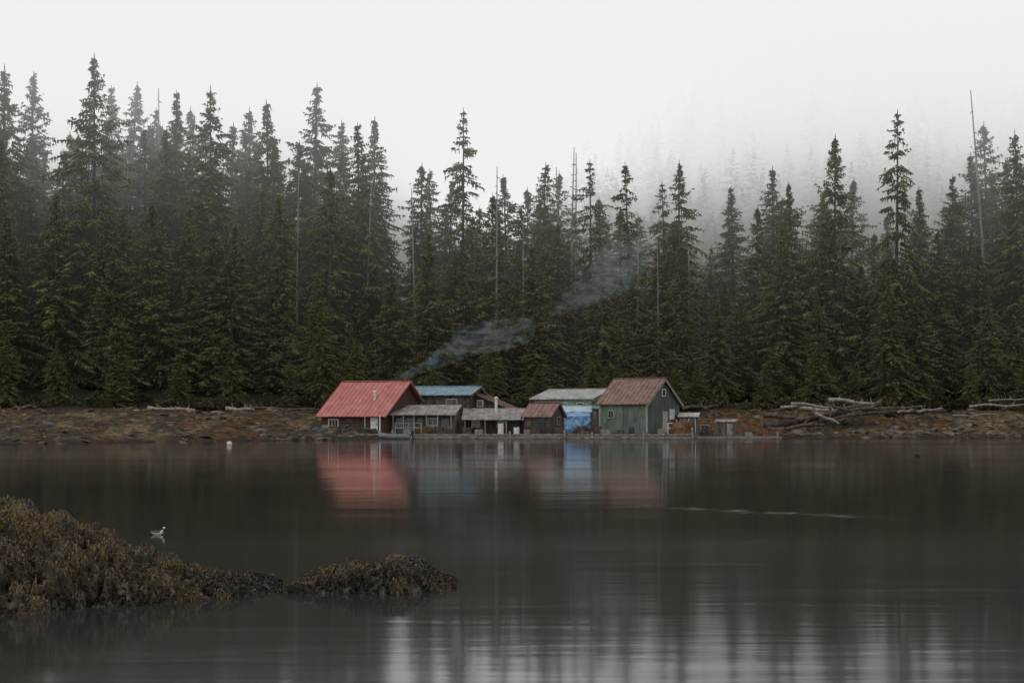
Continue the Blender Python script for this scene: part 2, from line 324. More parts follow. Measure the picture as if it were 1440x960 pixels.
o=obj('undergrowth',quads('undergrowth',np.concatenate(Q),M['bush'],np.concatenate(A))); o['kind']='stuff'; top(o,'low green shrubs and brush along the forest edge','undergrowth')
# beach stones
bm=bmesh.new(); bmesh.ops.create_icosphere(bm,subdivisions=1,radius=1); iv=np.array([v.co[:] for v in bm.verts]); fi=np.array([[v.index for v in f.verts] for f in bm.faces]); bm.free()
V=[];Fc=[];off=0
for i in range(5500):
    x=rng.uniform(-60,60); s_=shore(x); y=s_+(treel(x)-s_)*rng.random()**1.2; r=.07+.36*rng.random()**6
    if mn.noise(Vector((x*.15,y*.08,2)))<-.05 and rng.random()<.85: continue
    q=iv*(1+.3*rng.normal(size=(len(iv),1)))*r*rng.uniform(.6,1.4,3)*[1.5,1,.55]+[x,y,ground(x,y)+r*.1]
    V.append(q);Fc.append(fi+off);off+=len(iv)
o=obj('beach_stones',mesh('beach_stones',np.concatenate(V).tolist(),np.concatenate(Fc).tolist(),M['stone'])); o['kind']='stuff'; top(o,'scattered brown and grey stones on the tidal beach','stones')
# ---------------------------------------------------------------- driftwood
def log(pa,ya,pb,yb,d,r,m='drift',label='pale weathered driftwood log lying on the beach',dd=0,taper=.55):
    a=W(pa,ya,d);b_=W(pb,yb,d+dd); r*=.88; a.z=max(a.z,ground(a.x,a.y)+r*.6); b_.z=max(b_.z,ground(b_.x,b_.y)+r*.6)
    n=12; mb=MB(); pts=[];rr=[]; sd=rng.random()*50
    for i in range(n+1):
        t=i/n; p=a.lerp(b_,t); p=p+Vector((0,mn.noise(Vector((t*2,sd,0)))*.3,mn.noise(Vector((t*2,sd,7)))*.3)); pts.append(p-a)
        rr.append(r*(1-(1-taper)*t)*(1+.22*mn.noise(Vector((t*6,sd,3))))*(1.3 if i==0 else 1))
    mb.tube(pts,rr,10)
    for k in range(5):
        i=int(rng.integers(2,n)); az=rng.random()*3.14; mb.tube([pts[i],pts[i]+Vector((rng.uniform(-.5,.5),math.cos(az)*.3,math.sin(az)*.65))],[r*.3,r*.08],5)
    o=obj('driftwood_log',mesh('driftwood_log',mb.v,mb.f,M[m],True),None,a); top(o,label,'log','driftwood logs on the beach')
dk='dark wet driftwood log lying in a pile on the beach'; gy_l='grey weathered log lying across the driftwood pile'
for a in((1076,600,1228,574,190,.38,'driftdark',dk,3),(1098,574,1200,577,194,.26,'drift'),(1165,563,1238,569,195,.24,'drift'),(1188,594,1240,563,191,.34,'driftdark',dk,4),
 (1074,584,1160,590,190,.30,'driftdark',dk,0),(1146,582,1180,595,189,.2,'drift'),(1100,592,1190,582,192,.33,'driftdark',dk,1),(1112,569,1180,572,197,.18,'snag',gy_l),(1205,580,1330,577,194,.26,'driftdark',dk,4),
 (1215,575,1300,571,197,.2,'driftdark',dk,3),(1262,582,1284,574,193,.13,'drift'),(1363,571,1442,569,199,.15,'snag','thin grey driftwood log at the forest edge'),(1390,563,1440,560,203,.1,'snag','thin grey driftwood log at the forest edge'),
 (1080,606,1160,598,188,.26,'driftdark',dk,0),(208,580,274,579,192,.26,'drift'),(318,577,358,579,193,.24,'drift'),(188,582,240,580,190,.14,'drift'),(345,578,450,576,194,.2,'driftdark',dk,1),(20,572,52,578,192,.26,'driftdark',dk,0),(960,575,1010,570,200,.2,'driftdark',dk,0),
 (985,572,1004,577,196,.18,'driftdark',dk,0),(395,585,445,583,192,.1,'driftdark',dk,0),(1340,585,1400,583,196,.07,'drift'),(60,590,120,588,185,.07,'driftdark',dk,0),(1290,579,1326,575,196,.14,'snag','thin grey driftwood log at the forest edge'),(1120,588,1215,570,189,.24,'driftdark',dk,3),
 (1130,596,1170,574,189,.13,'driftdark',dk,2),(1200,570,1262,578,193,.14,'driftdark',dk,0),(1085,578,1130,570,193,.14,'driftdark',dk,1),(1150,592,1235,580,190,.2,'driftdark',dk,1),(1160,568,1215,586,190.5,.12,'driftdark',dk,0)):
    log(*a)
# ---------------------------------------------------------------- buildings
def roofslope(mb,a,b_,c,d,th=.07,rib=.45,rh=.035):
    a,b_,c,d=map(Vector,(a,b_,c,d)); n=(b_-a).cross(d-a).normalized()
    if n.z<0: n=-n
    mb.prism([a,b_,c,d],-n*th)
    L_=(b_-a).length; k=int(L_/rib)
    for i in range(k+1):
        t=(i+.01)/(k+.02); p=a.lerp(b_,t); q=d.lerp(c,t); u=(q-p); l=u.length; u.normalize(); s=u.cross(n)
        mb.obox((p+q)/2+n*(rh/2+.001),u,s,n,l/2+.01,.03,rh/2)
def window(par,c,u,n,w,h,pane='glass',frame='white',mull=1,fr=.07):
    c=Vector(c);u=Vector(u).normalized();n=Vector(n).normalized()
    wv=MB().obox(c+n*.02,u,Z,n,w/2,h/2,.015).out('window',M[pane],par)
    mb=MB()
    for s in(-1,1):
        mb.obox(c+n*.04+u*s*(w/2+fr/2-.01),u,Z,n,fr/2,h/2+fr-.002,.04)
        mb.obox(c+n*.038+Z*s*(h/2+fr/2-.01),u,Z,n,w/2-.012,fr/2,.036)
    for i in range(mull):
        mb.obox(c+n*.045+u*(-w/2+w*(i+1)/(mull+1)),u,Z,n,.02,h/2-.012,.012)
    mb.out('frame',M[frame],wv)
def door(par,c,u,n,w,h,m='white'):
    c=Vector(c);u=Vector(u).normalized();n=Vector(n).normalized()
    d=MB().obox(c+n*.03,u,Z,n,w/2,h/2,.025).obox(c+n*.06+Z*h*.2,u,Z,n,w*.35,h*.18,.008).obox(c+n*.06-Z*h*.22,u,Z,n,w*.35,h*.18,.008).out('door',M[m],par)
    MB().obox(c+n*.09+u*w*.38,u,Z,n,.025,.06,.03).out('handle',M['black'],d)
def gable(name,label,cx,cy,yaw,L_,Wf,Wb,z0,ze,zr,wall,roof,oh=.4,zeb=None):
    e=empty(name,(cx,cy,0),math.radians(yaw),label,'house')
    x=L_/2-oh; zeb=ze if zeb is None else zeb
    sf=(zr-ze)/Wf; sb=(zr-zeb)/Wb; yf=-(Wf-oh); yb=Wb-oh
    d=.12
    MB().prism([(-x,yf,z0),(-x,yb,z0),(-x,yb,zr-sb*yb-d),(-x,0,zr-d),(-x,yf,zr+sf*yf-d)],(2*x,0,0)).out('wall',M[wall],e)
    mb=MB(); h=L_/2
    roofslope(mb,(-h,0,zr),(h,0,zr),(h,-Wf,ze),(-h,-Wf,ze)); 
    roofslope(mb,(-h,0.01,zr),(h,0.01,zr),(h,Wb,zeb),(-h,Wb,zeb))
    mb.obox((0,0,zr+.03),(1,0,0),(0,1,0),(0,0,1),h+.02,.12,.03)
    r=mb.out('roof',M[roof],e)
    for sx in(-1,1):
        fb=MB()
        for (ya,za,yb_,zb) in((0,zr,-Wf,ze),(0,zr,Wb,zeb)):
            p=Vector((sx*(h-.05),ya,za-.17));q=Vector((sx*(h-.05),yb_,zb-.17)); u=(q-p);l=u.length;u.normalize()
            fb.obox((p+q)/2,u,Vector((1,0,0)),u.cross(Vector((1,0,0))),l/2-.01,.025,.075)
        fb.out('fascia',M['palewall' if name=='green_cabin' else wall],e)
    return e,x,yf,yb,r
# red house
e,x,yf,yb,r=gable('red_roofed_house','red-brown cabin with bright red metal roof on a log float',-12.4,182,-28,7.4,4.4,2.2,.42,2.0,5.2,'redwall','red',.4,3.4)
window(e,(-2.0,yf,1.35),(1,0,0),(0,-1,0),.95,.75,'glass','white',2)
window(e,(-.3,yf,1.4),(1,0,0),(0,-1,0),.6,.6,'glass','brown',0)
door(e,(2.3,yf,1.3),(1,0,0),(0,-1,0),.75,1.7)
window(e,(x,-1.2,1.5),(0,1,0),(1,0,0),.9,.8,'glass','palewall',1)
MB().box(3.05,3.14,yf-.4,yf-.3,.42,2.05).out('post',M['white'],e); MB().box(1.5,1.58,yf-.4,yf-.32,.42,2.05).out('post',M['palewall'],e)
def chimney(par,x_,y_,z0,z1,m='whitemetal',r_=.11):
    c=MB().tube([(x_,y_,z0),(x_,y_,z1)],[r_,r_],12).tube([(x_,y_,z1-.01),(x_,y_,z1+.12),(x_,y_,z1+.2)],[r_*1.5,r_*1.5,.02],12).out('chimney',M[m],par); return c
chimney(r,1.3,-2.35,3.1,4.15,'white')
# brown two storey blue roof
e,x,yf,yb,r=gable('blue_roofed_house','weathered dark brown two-storey cabin with blue metal roof',-6.35,185.8,-15,7.3,3.4,2.4,.42,3.98,4.8,'brown','blue',.3)
window(e,(-1.6,yf,3.3),(1,0,0),(0,-1,0),.8,.45,'glass','greyv',1)
window(e,(1.7,yf,3.3),(1,0,0),(0,-1,0),1.0,.5,'glass','palewall',1)
window(e,(x,-1.0,3.5),(0,1,0),(1,0,0),.55,.55,'glass','white',0)
window(e,(x,.5,3.5),(0,1,0),(1,0,0),.55,.55,'glass','white',0)
MB().tube([(2.9,.3,4.3),(2.95,.3,6.8)],[.03,.015],6).out('antenna',M['black'],e)
def shed(name,label,cx,cy,yaw,L_,D,z0,zf,zb,wall,roof,oh=.25,cat='shed',porch=0):
    e=empty(name,(cx,cy,0),math.radians(yaw),label,cat); x=L_/2-oh; y=D/2-oh; s=(zb-zf)/D; yf=-y+porch
    zz=zf+s*(D/2+yf)-.1
    MB().prism([(-x,yf,z0),(-x,y,z0),(-x,y,zb-s*oh-.1),(-x,yf,zz)],(2*x,0,0)).out('wall',M[wall],e)
    mb=MB(); h=L_/2; roofslope(mb,(-h,D/2,zb),(h,D/2,zb),(h,-D/2,zf),(-h,-D/2,zf)); r=mb.out('roof',M[roof],e)
    return e,x,yf,r
def posts(e,xs_,y0,z1,m='snag'):
    for p in xs_: MB().box(p-.05,p+.05,y0-.05,y0+.05,.42,z1).out('post',M[m],e)
e,x,yf,r=shed('lean_to_workshop','low weathered lean-to with grey corrugated roof and many windows',-7.75,178.7,-8,6.0,3.5,.42,2.15,3.05,'greyv','greymetal',porch=.5)
for i,(wx,ww,wh,wz) in enumerate(((-2.15,.6,.8,1.4),(-1.25,.7,.95,1.3),(-.3,.55,.7,1.45),(.85,.75,.6,1.5),(1.95,.55,.9,1.3))):
    window(e,(wx,yf,wz),(1,0,0),(0,-1,0),ww,wh,'glass',('snag','palewall','greyv','white','snag')[i],1,.06)
posts(e,(-2.65,-1.7,-.75,.4,1.4,2.6),yf-.62,2.08); MB().box(-2.6,2.6,yf-.7,yf-.675,1.0,1.06).out('rail',M['snag'],e)
e,x,yf,r=shed('brown_shack','dark brown plank shack with grey metal porch roof',-1.35,179.9,-2,6.2,3.7,.42,1.72,2.75,'brownv','greymetal',porch=1.1)
window(e,(-1.9,yf,1.35),(1,0,0),(0,-1,0),.7,.6,'glass','palewall',1); window(e,(.4,yf,1.35),(1,0,0),(0,-1,0),.7,.6,'glass','snag',0)
door(e,(1.7,yf,1.2),(1,0,0),(0,-1,0),.75,1.5,'black')
chimney(r,-.1,.4,2.2,3.6,'white',.13)
posts(e,(-2.8,-1.0,.9,2.8),yf-1.15,1.75)
e=empty('side_wing',(-1.9,185.0,0),math.radians(-14),'brown plank wing with steep dark side roof','house')
MB().prism([(-1.6,-1.8,.42),(1.9,-1.8,.42),(1.9,-1.8,2.7),(-1.6,-1.8,4.15)],(0,3.6,0)).out('wall',M['brownv'],e)
mb=MB(); roofslope(mb,(-1.62,2.1,4.32),(-1.62,-2.1,4.32),(2.3,-2.1,2.68),(2.3,2.1,2.68)); mb.out('roof',M['rust'],e)
window(e,(-.6,-1.8,3.2),(1,0,0),(0,-1,0),.5,.5,'glass','white',0)
# small brown shed with a low gabled roof
e,x,yf,yb,r=gable('small_shed','small brown gabled shed with rusty red-brown roof',2.95,178.7,-26,3.0,1.9,1.5,.42,1.95,3.2,'brownv','rust',.2)
window(e,(-.8,yf,1.35),(1,0,0),(0,-1,0),.45,.45,'glass','brown',0); door(e,(.5,yf,1.15),(1,0,0),(0,-1,0),.8,1.4,'black')
window(e,(x,0,1.6),(0,1,0),(1,0,0),.5,.6,'glass','snag',0)
e,x,yf,yb,r=gable('pale_roofed_house','pale cabin with light grey metal roof',6.5,189,-30,6.8,3.9,2.6,.42,3.65,4.6,'palewall','whitemetal',.35)
window(e,(.2,yf,2.95),(1,0,0),(0,-1,0),.8,.6,'glass','white',1); window(e,(1.9,yf,2.95),(1,0,0),(0,-1,0),.7,.6,'glass','white',0)
e,x,yf,r=shed('teal_shed','low shed with teal green metal roof',6.4,184.4,-8,3.4,2.4,.42,2.75,3.25,'palewall','teal',.2)
window(e,(-.3,yf,2.3),(1,0,0),(0,-1,0),.7,.5,'glass','white',0)
# tarps
def tarp(name,label,x0,x1,ys_,zs,m,yo=0,amp=1):
    nxx=34; n=len(ys_)*7; v=[];f=[]
    tt=np.linspace(0,1,n); yy=np.interp(tt,np.linspace(0,1,len(ys_)),ys_); zz=np.interp(tt,np.linspace(0,1,len(zs)),zs)
    for j in range(n):
        for i in range(nxx):
            u=i/(nxx-1); fx=x0+(x1-x0)*u
            wv=amp*(.16*math.sin(u*17+j*.12)*tt[j]+.4*mn.noise(Vector((u*6,tt[j]*5,yo))))
            v.append((fx+.2*mn.noise(Vector((u*3,tt[j]*7,2))),yy[j]+wv,zz[j]-amp*.12*math.sin(u*math.pi*2)**2*(1-tt[j])+.08*wv+.2*amp*tt[j]*mn.noise(Vector((u*4,3,yo)))))
    for j in range(n-1):
        for i in range(nxx-1): a=j*nxx+i; f.append((a,a+1,a+nxx+1,a+nxx))
    o=obj(name,mesh(name,v,f,M[m],True)); md=o.modifiers.new('t','SOLIDIFY'); md.thickness=.02
    top(o,label,'tarp')
tarp('blue_tarp','bright blue tarp hanging over stored gear on the float',4.75,7.1,[181.6,180.9,180.5,180.3],[2.45,2.1,1.2,.5],'tarp')
tarp('pale_tarp','faded pale blue tarp stretched over a frame',4.6,7.3,[183.0,182.3,181.6],[2.95,2.75,2.4],'tarp2',3,.25)
# green cabin
e,x,yf,yb,r=gable('green_cabin','green plank cabin with rusty brown metal roof on a float',11.7,182,-35,5.5,3.2,3.2,.5,3.1,5.5,'green','rust',.3)
window(e,(-1.3,yf,2.2),(1,0,0),(0,-1,0),.5,.6,'glass','palewall',1)
window(e,(x,.05,4.15),(0,1,0),(1,0,0),.55,.55,'glass','white',0)
window(e,(x,1.5,2.2),(0,1,0),(1,0,0),.65,.8,'curtain','white',1)
door(e,(x,.3,1.5),(0,1,0),(1,0,0),.85,1.9,'palewall')
MB().obox((x+.02,yf-.02,1.85),(1,0,0),(0,1,0),Z,.07,.07,1.35).out('corner_board',M['palewall'],e)
MB().obox((-x-.02,yf-.02,1.85),(1,0,0),(0,1,0),Z,.06,.06,1.35).out('corner_board',M['palewall'],e)
e,x,yf,r=shed('grey_lean_to','small pale grey lean-to storage beside the green cabin',16.2,182.5,-10,1.9,1.6,.42,2.0,2.35,'greyv','whitemetal',.12)
for p in(-.67,.03,.65): MB().box(p-.03,p+.03,yf-.06,yf-.01,.45,1.8).out('batten',M['white'],e)
mb=MB().tube([(0,0,0),(-.25,0,2.2)],[.03,.015],6).tube([(-.35,0,1.7),(.0,0,1.78)],[.012,.012],4); o=mb.out('radio_mast',M['black']); o.location=(9.6,185.5,4.4)
top(o,'thin leaning radio mast above the green cabin roof','mast')
# ---------------------------------------------------------------- floats
def raft(x0,x1,y0,y1,label):
    e=empty('log_float',((x0+x1)/2,(y0+y1)/2,0),0,label,'float','log floats carrying the cabins'); hx=(x1-x0)/2;hy=(y1-y0)/2
    MB().box(-hx,hx,-hy+.25,hy,.30,.41).out('deck',M['deck'],e)
    for i in range(int(2*hy/1.1)+1):
        y=-hy+.1+i*1.1
        mb=MB(); n=10; L_=hx+rng.uniform(0,.6); mb.tube([(-L_+2*L_*t/n,mn.noise(Vector((t*.4,y,x0)))*.12,mn.noise(Vector((t*.5,y,9)))*.06) for t in range(n+1)],[.27+.04*mn.noise(Vector((t,y,3))) for t in range(n+1)],10)
        o=mb.out('log',M['log'],e,True); o.location=(0,y,.04)
    mb=MB(); mb.box(-hx,hx,-hy-.02,-hy+.2,.34,.46); mb.out('edge_beam',M['snag'],e)
raft(-18.3,-10.7,174.9,186.5,'weathered log float under the red-roofed cabin')
raft(-10.4,4.7,175.3,190,'long log float under the brown cabins')
raft(4.95,15.9,174.9,191,'log float under the green cabin')
e=empty('floating_dock',(20,176.5,0),0,'low log dock floating beside the green cabin','dock')
MB().box(-3.6,3.5,-1,1,.16,.26).out('deck',M['deck'],e)
for y in(-.9,0,.9):
    o=MB().tube([(-3.9,0,0),(-1,.05,.02),(1.5,-.04,0),(3.8,0,.02)],[.2,.2,.18,.16],9).out('log',M['log'],e,True); o.location=(0,y,.02)
e,x,yf,r=shed('dock_hut','small weathered grey hut on the floating dock',19.0,176.7,-12,1.9,1.5,.26,1.55,1.75,'greyv','greymetal',.08)
door(e,(.4,yf,.85),(1,0,0),(0,-1,0),.5,1.0,'snag'); MB().box(-.85,-.3,yf-.05,yf-.005,.4,1.3).out('board',M['brown'],e)
def crate(x_,y_,z_,w,d,h,m,name='wooden_crate',label='slatted wooden crate on the float deck',yaw=0):
    mb=MB()
    for i in range(4):
        zz=h*(i+.5)/4
        for s in(-1,1): mb.obox((0,s*d/2,zz),(1,0,0),(0,1,0),Z,w/2,.02,h/10); mb.obox((s*w/2,0,zz),(1,0,0),(0,1,0),Z,.02,d/2-.03,h/10)
    for sx in(-1,1):
        for sy in(-1,1): mb.obox((sx*(w/2-.06),sy*(d/2-.06),h/2),(1,0,0),(0,1,0),Z,.035,.035,h/2)
    mb.box(-w/2+.03,w/2-.03,-d/2+.03,d/2-.03,.02,.06)
    o=mb.out(name,M[m]); o.location=(x_,y_,z_); o.rotation_euler[2]=yaw; top(o,label,'crate','crates on the floats')
for a in((-9.2,176.0,.42,.7,.6,.5,'drift'),(-6.4,176.1,.42,.8,.6,.7,'brown'),(-5.5,176.0,.42,.5,.5,.4,'brown'),(-4.0,176.5,.42,.8,.6,.6,'brown'),(-2.9,176.4,.42,.6,.6,.45,'drift'),(1.3,176.0,.42,.5,.5,.4,'snag'),(2.1,175.9,.42,.6,.45,.5,'brown'),(4.2,175.9,.42,.5,.5,.6,'brown'),(7.6,176.4,.42,.6,.5,.7,'brown'),(8.2,176.2,.42,.8,.6,.45,'drift'),(9.6,176.1,.42,.6,.6,.4,'brown'),(13.2,176.0,.42,.6,.6,.5,'snag'),(17.5,176.3,.26,.5,.5,.5,'brown'),(20.9,176.5,.26,.6,.6,.35,'drift'),(21.9,176.6,.26,.7,.5,.3,'brown')): crate(*a,yaw=rng.uniform(-.3,.3))
def barrel(x_,y_,z_,h,r_,m,label,nm='barrel'):
    mb=MB(); hs=[0,.04,.06,.33,.35,.37,.63,.65,.67,.94,.96,1]; rs=[.94,1,.97,.98,1.03,.98,.98,1.03,.98,.97,1,.94]
    mb.tube([(0,0,h*t) for t in hs],[r_*q for q in rs],16); mb.tube([(r_*.5,0,h-.01),(r_*.5,0,h+.03)],[.05,.05],8)
    o=mb.out(nm,M[m],None,False); o.location=(x_,y_,z_); top(o,label,'barrel','barrels on the floats')
for x_,y_,m_,h_ in((-17.4,176.2,'bluep',.55),(-16.7,176.5,'bluep',.5),(-16.0,176.0,'bluep',.35),(-1.0,176.4,'white',.95),(.4,176.4,'white',.6),(-13.5,176.2,'black',.6),(-12.2,176.0,'black',.5),(10.6,176.4,'black',.6)):
    barrel(x_,y_,.42,h_,.26,m_,{'bluep':'blue plastic barrel on the float deck','white':'white storage drum in front of the brown shack','black':'black drum on the float deck'}[m_])
def heap(name,cx,cy,z0,rx,ry,h,m,label,cat,seed):
    n=26;k=10;v=[];f=[]
    for j in range(k+1):
        t=j/k
        for i in range(n):
            a=6.283*i/n; rr=math.cos(t*1.5)**.7 if t<1 else 0.02; p=Vector((math.cos(a)*rx*rr,math.sin(a)*ry*rr,h*math.sin(t*1.57)))
            q=1+.35*mn.noise(p*2.2+Vector((seed,0,0)))+.2*mn.noise(p*6); v.append((p.x*q,p.y*q,max(0,p.z*q)))
    for j in range(k):
        for i in range(n): f.append((j*n+i,j*n+(i+1)%n,(j+1)*n+(i+1)%n,(j+1)*n+i))
    f.append(tuple(k*n+i for i in range(n)))
    o=obj(name,mesh(name,v,f,M[m],True),None,(cx,cy,z0)); top(o,label,cat)
    rg=np.random.default_rng(seed)
    mb=MB()
    for i in range(60):
        a=rg.random()*6.28;t=rg.random()*1.3; p=Vector((math.cos(a)*rx*math.cos(t),math.sin(a)*ry*math.cos(t),h*math.sin(t)+.03)); d_=Vector(rg.normal(size=3)*.18)
        mb.tube([p-d_,p+Vector((0,0,.06)),p+d_],[.03,.03,.03],5)
    c_=mb.out('rope_coils',M[m],o); c_['kind']='stuff'
heap('net_heap',15.0,176.6,.42,1.0,.8,1.1,'net','heap of rusty brown fishing net and rope','net',4)
heap('gear_heap',-14.9,176.1,.42,.5,.4,.4,'black','small dark heap of rope and gear on deck','gear',9)
heap('gear_heap',-7.7,176.1,.42,.6,.35,.5,'net','small brown heap of net and rope on deck','gear',12)
heap('gear_heap',6.2,176.3,.42,.8,.5,.6,'brown','small brown heap of net and rope on deck','gear',15)
heap('gear_heap',22.6,176.4,.26,.5,.4,.35,'net','small brown heap of net and rope on deck','gear',17)
heap('gear_heap',17.0,176.2,.26,.45,.4,.5,'black','small dark heap of rope and gear on deck','gear',19)
def rail(x0,x1,y,z,m,label):
    mb=MB(); n=max(2,int((x1-x0)/.9))
    for i in range(n+1): xx=(x1-x0)*i/n; mb.box(xx-.04,xx+.04,-.04,.04,0,.96)
    o=mb.out('railing',M[m]); o.location=(x0,y,z); MB().box(-.05,x1-x0+.05,-.045,.045,.95,1.02).box(0,x1-x0,-.05,.02,.5,.56).out('handrail',M[m],o)
    top(o,label,'railing')
rail(14.0,16.0,178.9,.42,'white','white wooden railing beside the green cabin')
rail(16.8,17.6,177.6,.26,'snag','grey wooden railing at the dock end')
rail(-10.3,-8.0,175.7,.42,'snag','grey wooden railing on the long float')
for i,(px_,y_,h_) in enumerate(((-18.1,175.2,.8),(-10.5,175.0,.8),(-3.2,175.5,.8),(-.2,175.5,.7),(4.6,175.4,.8),(7.0,175.1,.6),(11.5,175.0,.6),(15.8,175.0,1.0),(23.4,176.0,.6))):
    o=MB().tube([(0,0,-.6),(.02,0,h_*.5),(.0,.01,h_)],[.09,.085,.08],9).tube([(0,0,h_*.7),(0,0,h_*.78)],[.1,.1],9).out('mooring_post',M['snag'],None,True); o.location=(px_,y_-.25,0); top(o,'short weathered mooring post at the float edge','post','mooring posts along the floats')
def skiff(cx,cy,yaw,L_,label,m):
    e=empty('skiff',(cx,cy,0),yaw,label,'boat'); n=12;v=[];f=[]
    prof=[(0,-.12),(.55,-.08),(.85,.1),(1,.42)]
    sec=[(-p,z) for p,z in prof[::-1]]+[(p,z) for p,z in prof[1:]]
    for i in range(n+1):
        t=i/n; wdt=.68*(1-max(0,(t-.45)/.55)**2.4); rise=.28*max(0,(t-.5)/.5)**2
        for p,z in sec: v.append((-L_/2+L_*t,p*wdt,z+rise*(1 if z>.2 else .9)))
    k=len(sec)
    for i in range(n):
        for j in range(k-1): a=i*k+j; f.append((a,a+1,a+k+1,a+k))
    f.append(tuple(range(k)))
    h=obj('hull',mesh('hull',v,f,M[m],True),e); md=h.modifiers.new('s','SOLIDIFY'); md.thickness=.03
    for t in(-.25,.12): MB().box(L_*t-.13,L_*t+.13,-.6,.6,.24,.28).out('seat',M['drift'],e)
    o=MB().box(-L_/2-.32,-L_/2-.05,-.14,.14,.42,.78).box(-L_/2-.25,-L_/2-.15,-.06,.06,-.3,.43).box(-L_/2-.3,-L_/2+.05,-.09,.09,.36,.44).out('outboard_motor',M['black'],e)
    b=o.modifiers.new('b','BEVEL'); b.width=.03
skiff(-10.3,174.0,math.radians(172),2.9,'small grey aluminium skiff moored at the float','alu')
skiff(-15.3,173.9,math.radians(4),3.0,'low dark skiff with grey seats moored by the red-roofed cabin','driftdark')
def sphere(r,seg=20,ring=12,sq=(1,1,1)):
    bm=bmesh.new(); bmesh.ops.create_uvsphere(bm,u_segments=seg,v_segments=ring,radius=r)
    for v in bm.verts: v.co=Vector((v.co.x*sq[0],v.co.y*sq[1],v.co.z*sq[2]))
    return bm
def buoy(px,py,r,m,label):
    d=CH*F/(py-590); bm=sphere(r,sq=(1,1,1.1)); me=bpy.data.meshes.new('mooring_buoy'); bm.to_mesh(me); bm.free(); me.materials.append(M[m]); me.polygons.foreach_set('use_smooth',[True]*len(me.polygons))
    o=obj('mooring_buoy',me,None,(X(px,d),d,r*.55)); top(o,label,'buoy'); MB().tube([(0,0,r),(0,0,r*1.35),(0.03,0,r*1.5)],[.05,.04,.06],8).out('ring',M['black'],o)
buoy(323,626,.18,'white','round white mooring buoy floating on calm water'); buoy(1289,641,.14,'buoyr','small dark round buoy floating on calm water')
# seabird
d=29.6; bx=X(222,d)
bm=sphere(1,20,14)
for v in bm.verts:
    x_,y_,z_=v.co; r_=.5+.5*math.cos(min(1,abs(x_))*1.3)
    v.co=Vector((x_*.15,y_*.06*r_,z_*.055*r_+ (.04*max(0,-x_)**2)+.02))
me=bpy.data.meshes.new('body'); bm.to_mesh(me); bm.free(); me.materials.append(M['bird']); me.polygons.foreach_set('use_smooth',[True]*len(me.polygons))
e=obj('seabird',me,None,(bx,d,.012)); e.scale=(.62,.62,.62); e.rotation_euler[2]=math.radians(15); top(e,'small white and grey seabird swimming on calm water','bird')
MB().tube([(.10,0,.04),(.135,0,.075),(.145,0,.115),(.155,0,.14),(.185,0,.14),(.2,0,.135)],[.035,.022,.02,.028,.022,.006],12).out('head',M['bird'],e,True)
MB().tube([(.195,0,.135),(.235,0,.128)],[.008,.002],6).out('beak',M['beak'],e)
for s in(-1,1): MB().tube([(.06,s*.055,.05),(-.05,s*.06,.06),(-.18,s*.02,.075)],[.02,.026,.004],8).out('wing',M['stone'],e,True)
# ---------------------------------------------------------------- foreground rock
PX=[-300,-150,0,60,100,150,190,225,270,300,340,365,380,392,410,430,470,500,540,580,600,625,648,668,690]
PT=[708,711,722,730,746,766,782,798,810,815,817,824,829,829,823,813,801,805,794,797,809,822,828,833,845]
FT=[875,870,862,862,860,856,852,850,846,842,838,834,832,832,832,832,834,834,836,834,832,830,829,829,829]
def rock(x,y):
    px=x/19.6*F+720
    yt=float(np.interp(px,PX,PT)); ft=float(np.interp(px,PX,FT))
    yf=CH*F/(ft-590); h=CH-(yt-590)/F*(yf+.45); h=CH-(yt-590)/F*(yf+.45+1.2*max(h,0)); h=max(h,-.06)
    dep=.45+1.5*max(h,0)**.8
    u=(y-yf)/dep
    if u<1: g=math.sin(max(-.6,min(1,u))*math.pi/2)
    else: g=math.cos(min(2.2,(u-1)*.8))
    z=h*g if g>0 else g*.5
    amp=.3+min(1,max(h,0)*1.7)
    p=Vector((x,y*1.0,0))
    rid=abs(mn.noise(p*4.3+Vector((3,1,0)))); cv=abs(mn.noise(p*2.1+Vector((8,2,0))))
    z+=amp*(.17*mn.noise(p*2.3)+.21*(.22-rid)+.13*(abs(mn.noise(p*9.5))-.2)+.055*mn.noise(p*17)+.024*mn.noise(p*38)-.22*max(0,.09-cv)/.09)
    if h<=0.0: z-=.04
    return z
nx_,ny_=620,330; rx=np.linspace(-7.6,-.1,nx_); ry=np.linspace(16.2,23.2,ny_)
rv=np.array([(x,y,rock(x,y)) for y in ry for x in rx])
rf=[(j*nx_+i,j*nx_+i+1,(j+1)*nx_+i+1,(j+1)*nx_+i) for j in range(ny_-1) for i in range(nx_-1)]
M['rock']=mat('wet_shore_rock',(.012,.010,.007),(.11,.09,.062),5,.55,.02,c3=(.032,.026,.017),detail=10,spec=.25)
o=obj('shore_rock',mesh('shore_rock',rv.tolist(),rf,M['rock'],True)); top(o,'rugged rock covered in brown rockweed rising from calm water','rock')
m,nt,b=newmat('rockweed'); L=nt.links.new
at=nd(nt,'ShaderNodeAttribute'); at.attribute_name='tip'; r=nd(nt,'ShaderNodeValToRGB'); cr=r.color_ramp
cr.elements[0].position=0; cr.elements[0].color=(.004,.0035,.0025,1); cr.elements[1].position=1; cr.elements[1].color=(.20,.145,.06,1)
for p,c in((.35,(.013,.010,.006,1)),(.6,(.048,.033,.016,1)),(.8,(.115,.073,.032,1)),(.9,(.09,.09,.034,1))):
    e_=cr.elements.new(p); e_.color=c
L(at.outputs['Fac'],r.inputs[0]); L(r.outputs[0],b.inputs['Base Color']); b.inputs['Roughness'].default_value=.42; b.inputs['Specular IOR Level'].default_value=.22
gz=rv[:,2].reshape(ny_,nx_); gy,gx=np.gradient(gz,ry[1]-ry[0],rx[1]-rx[0])
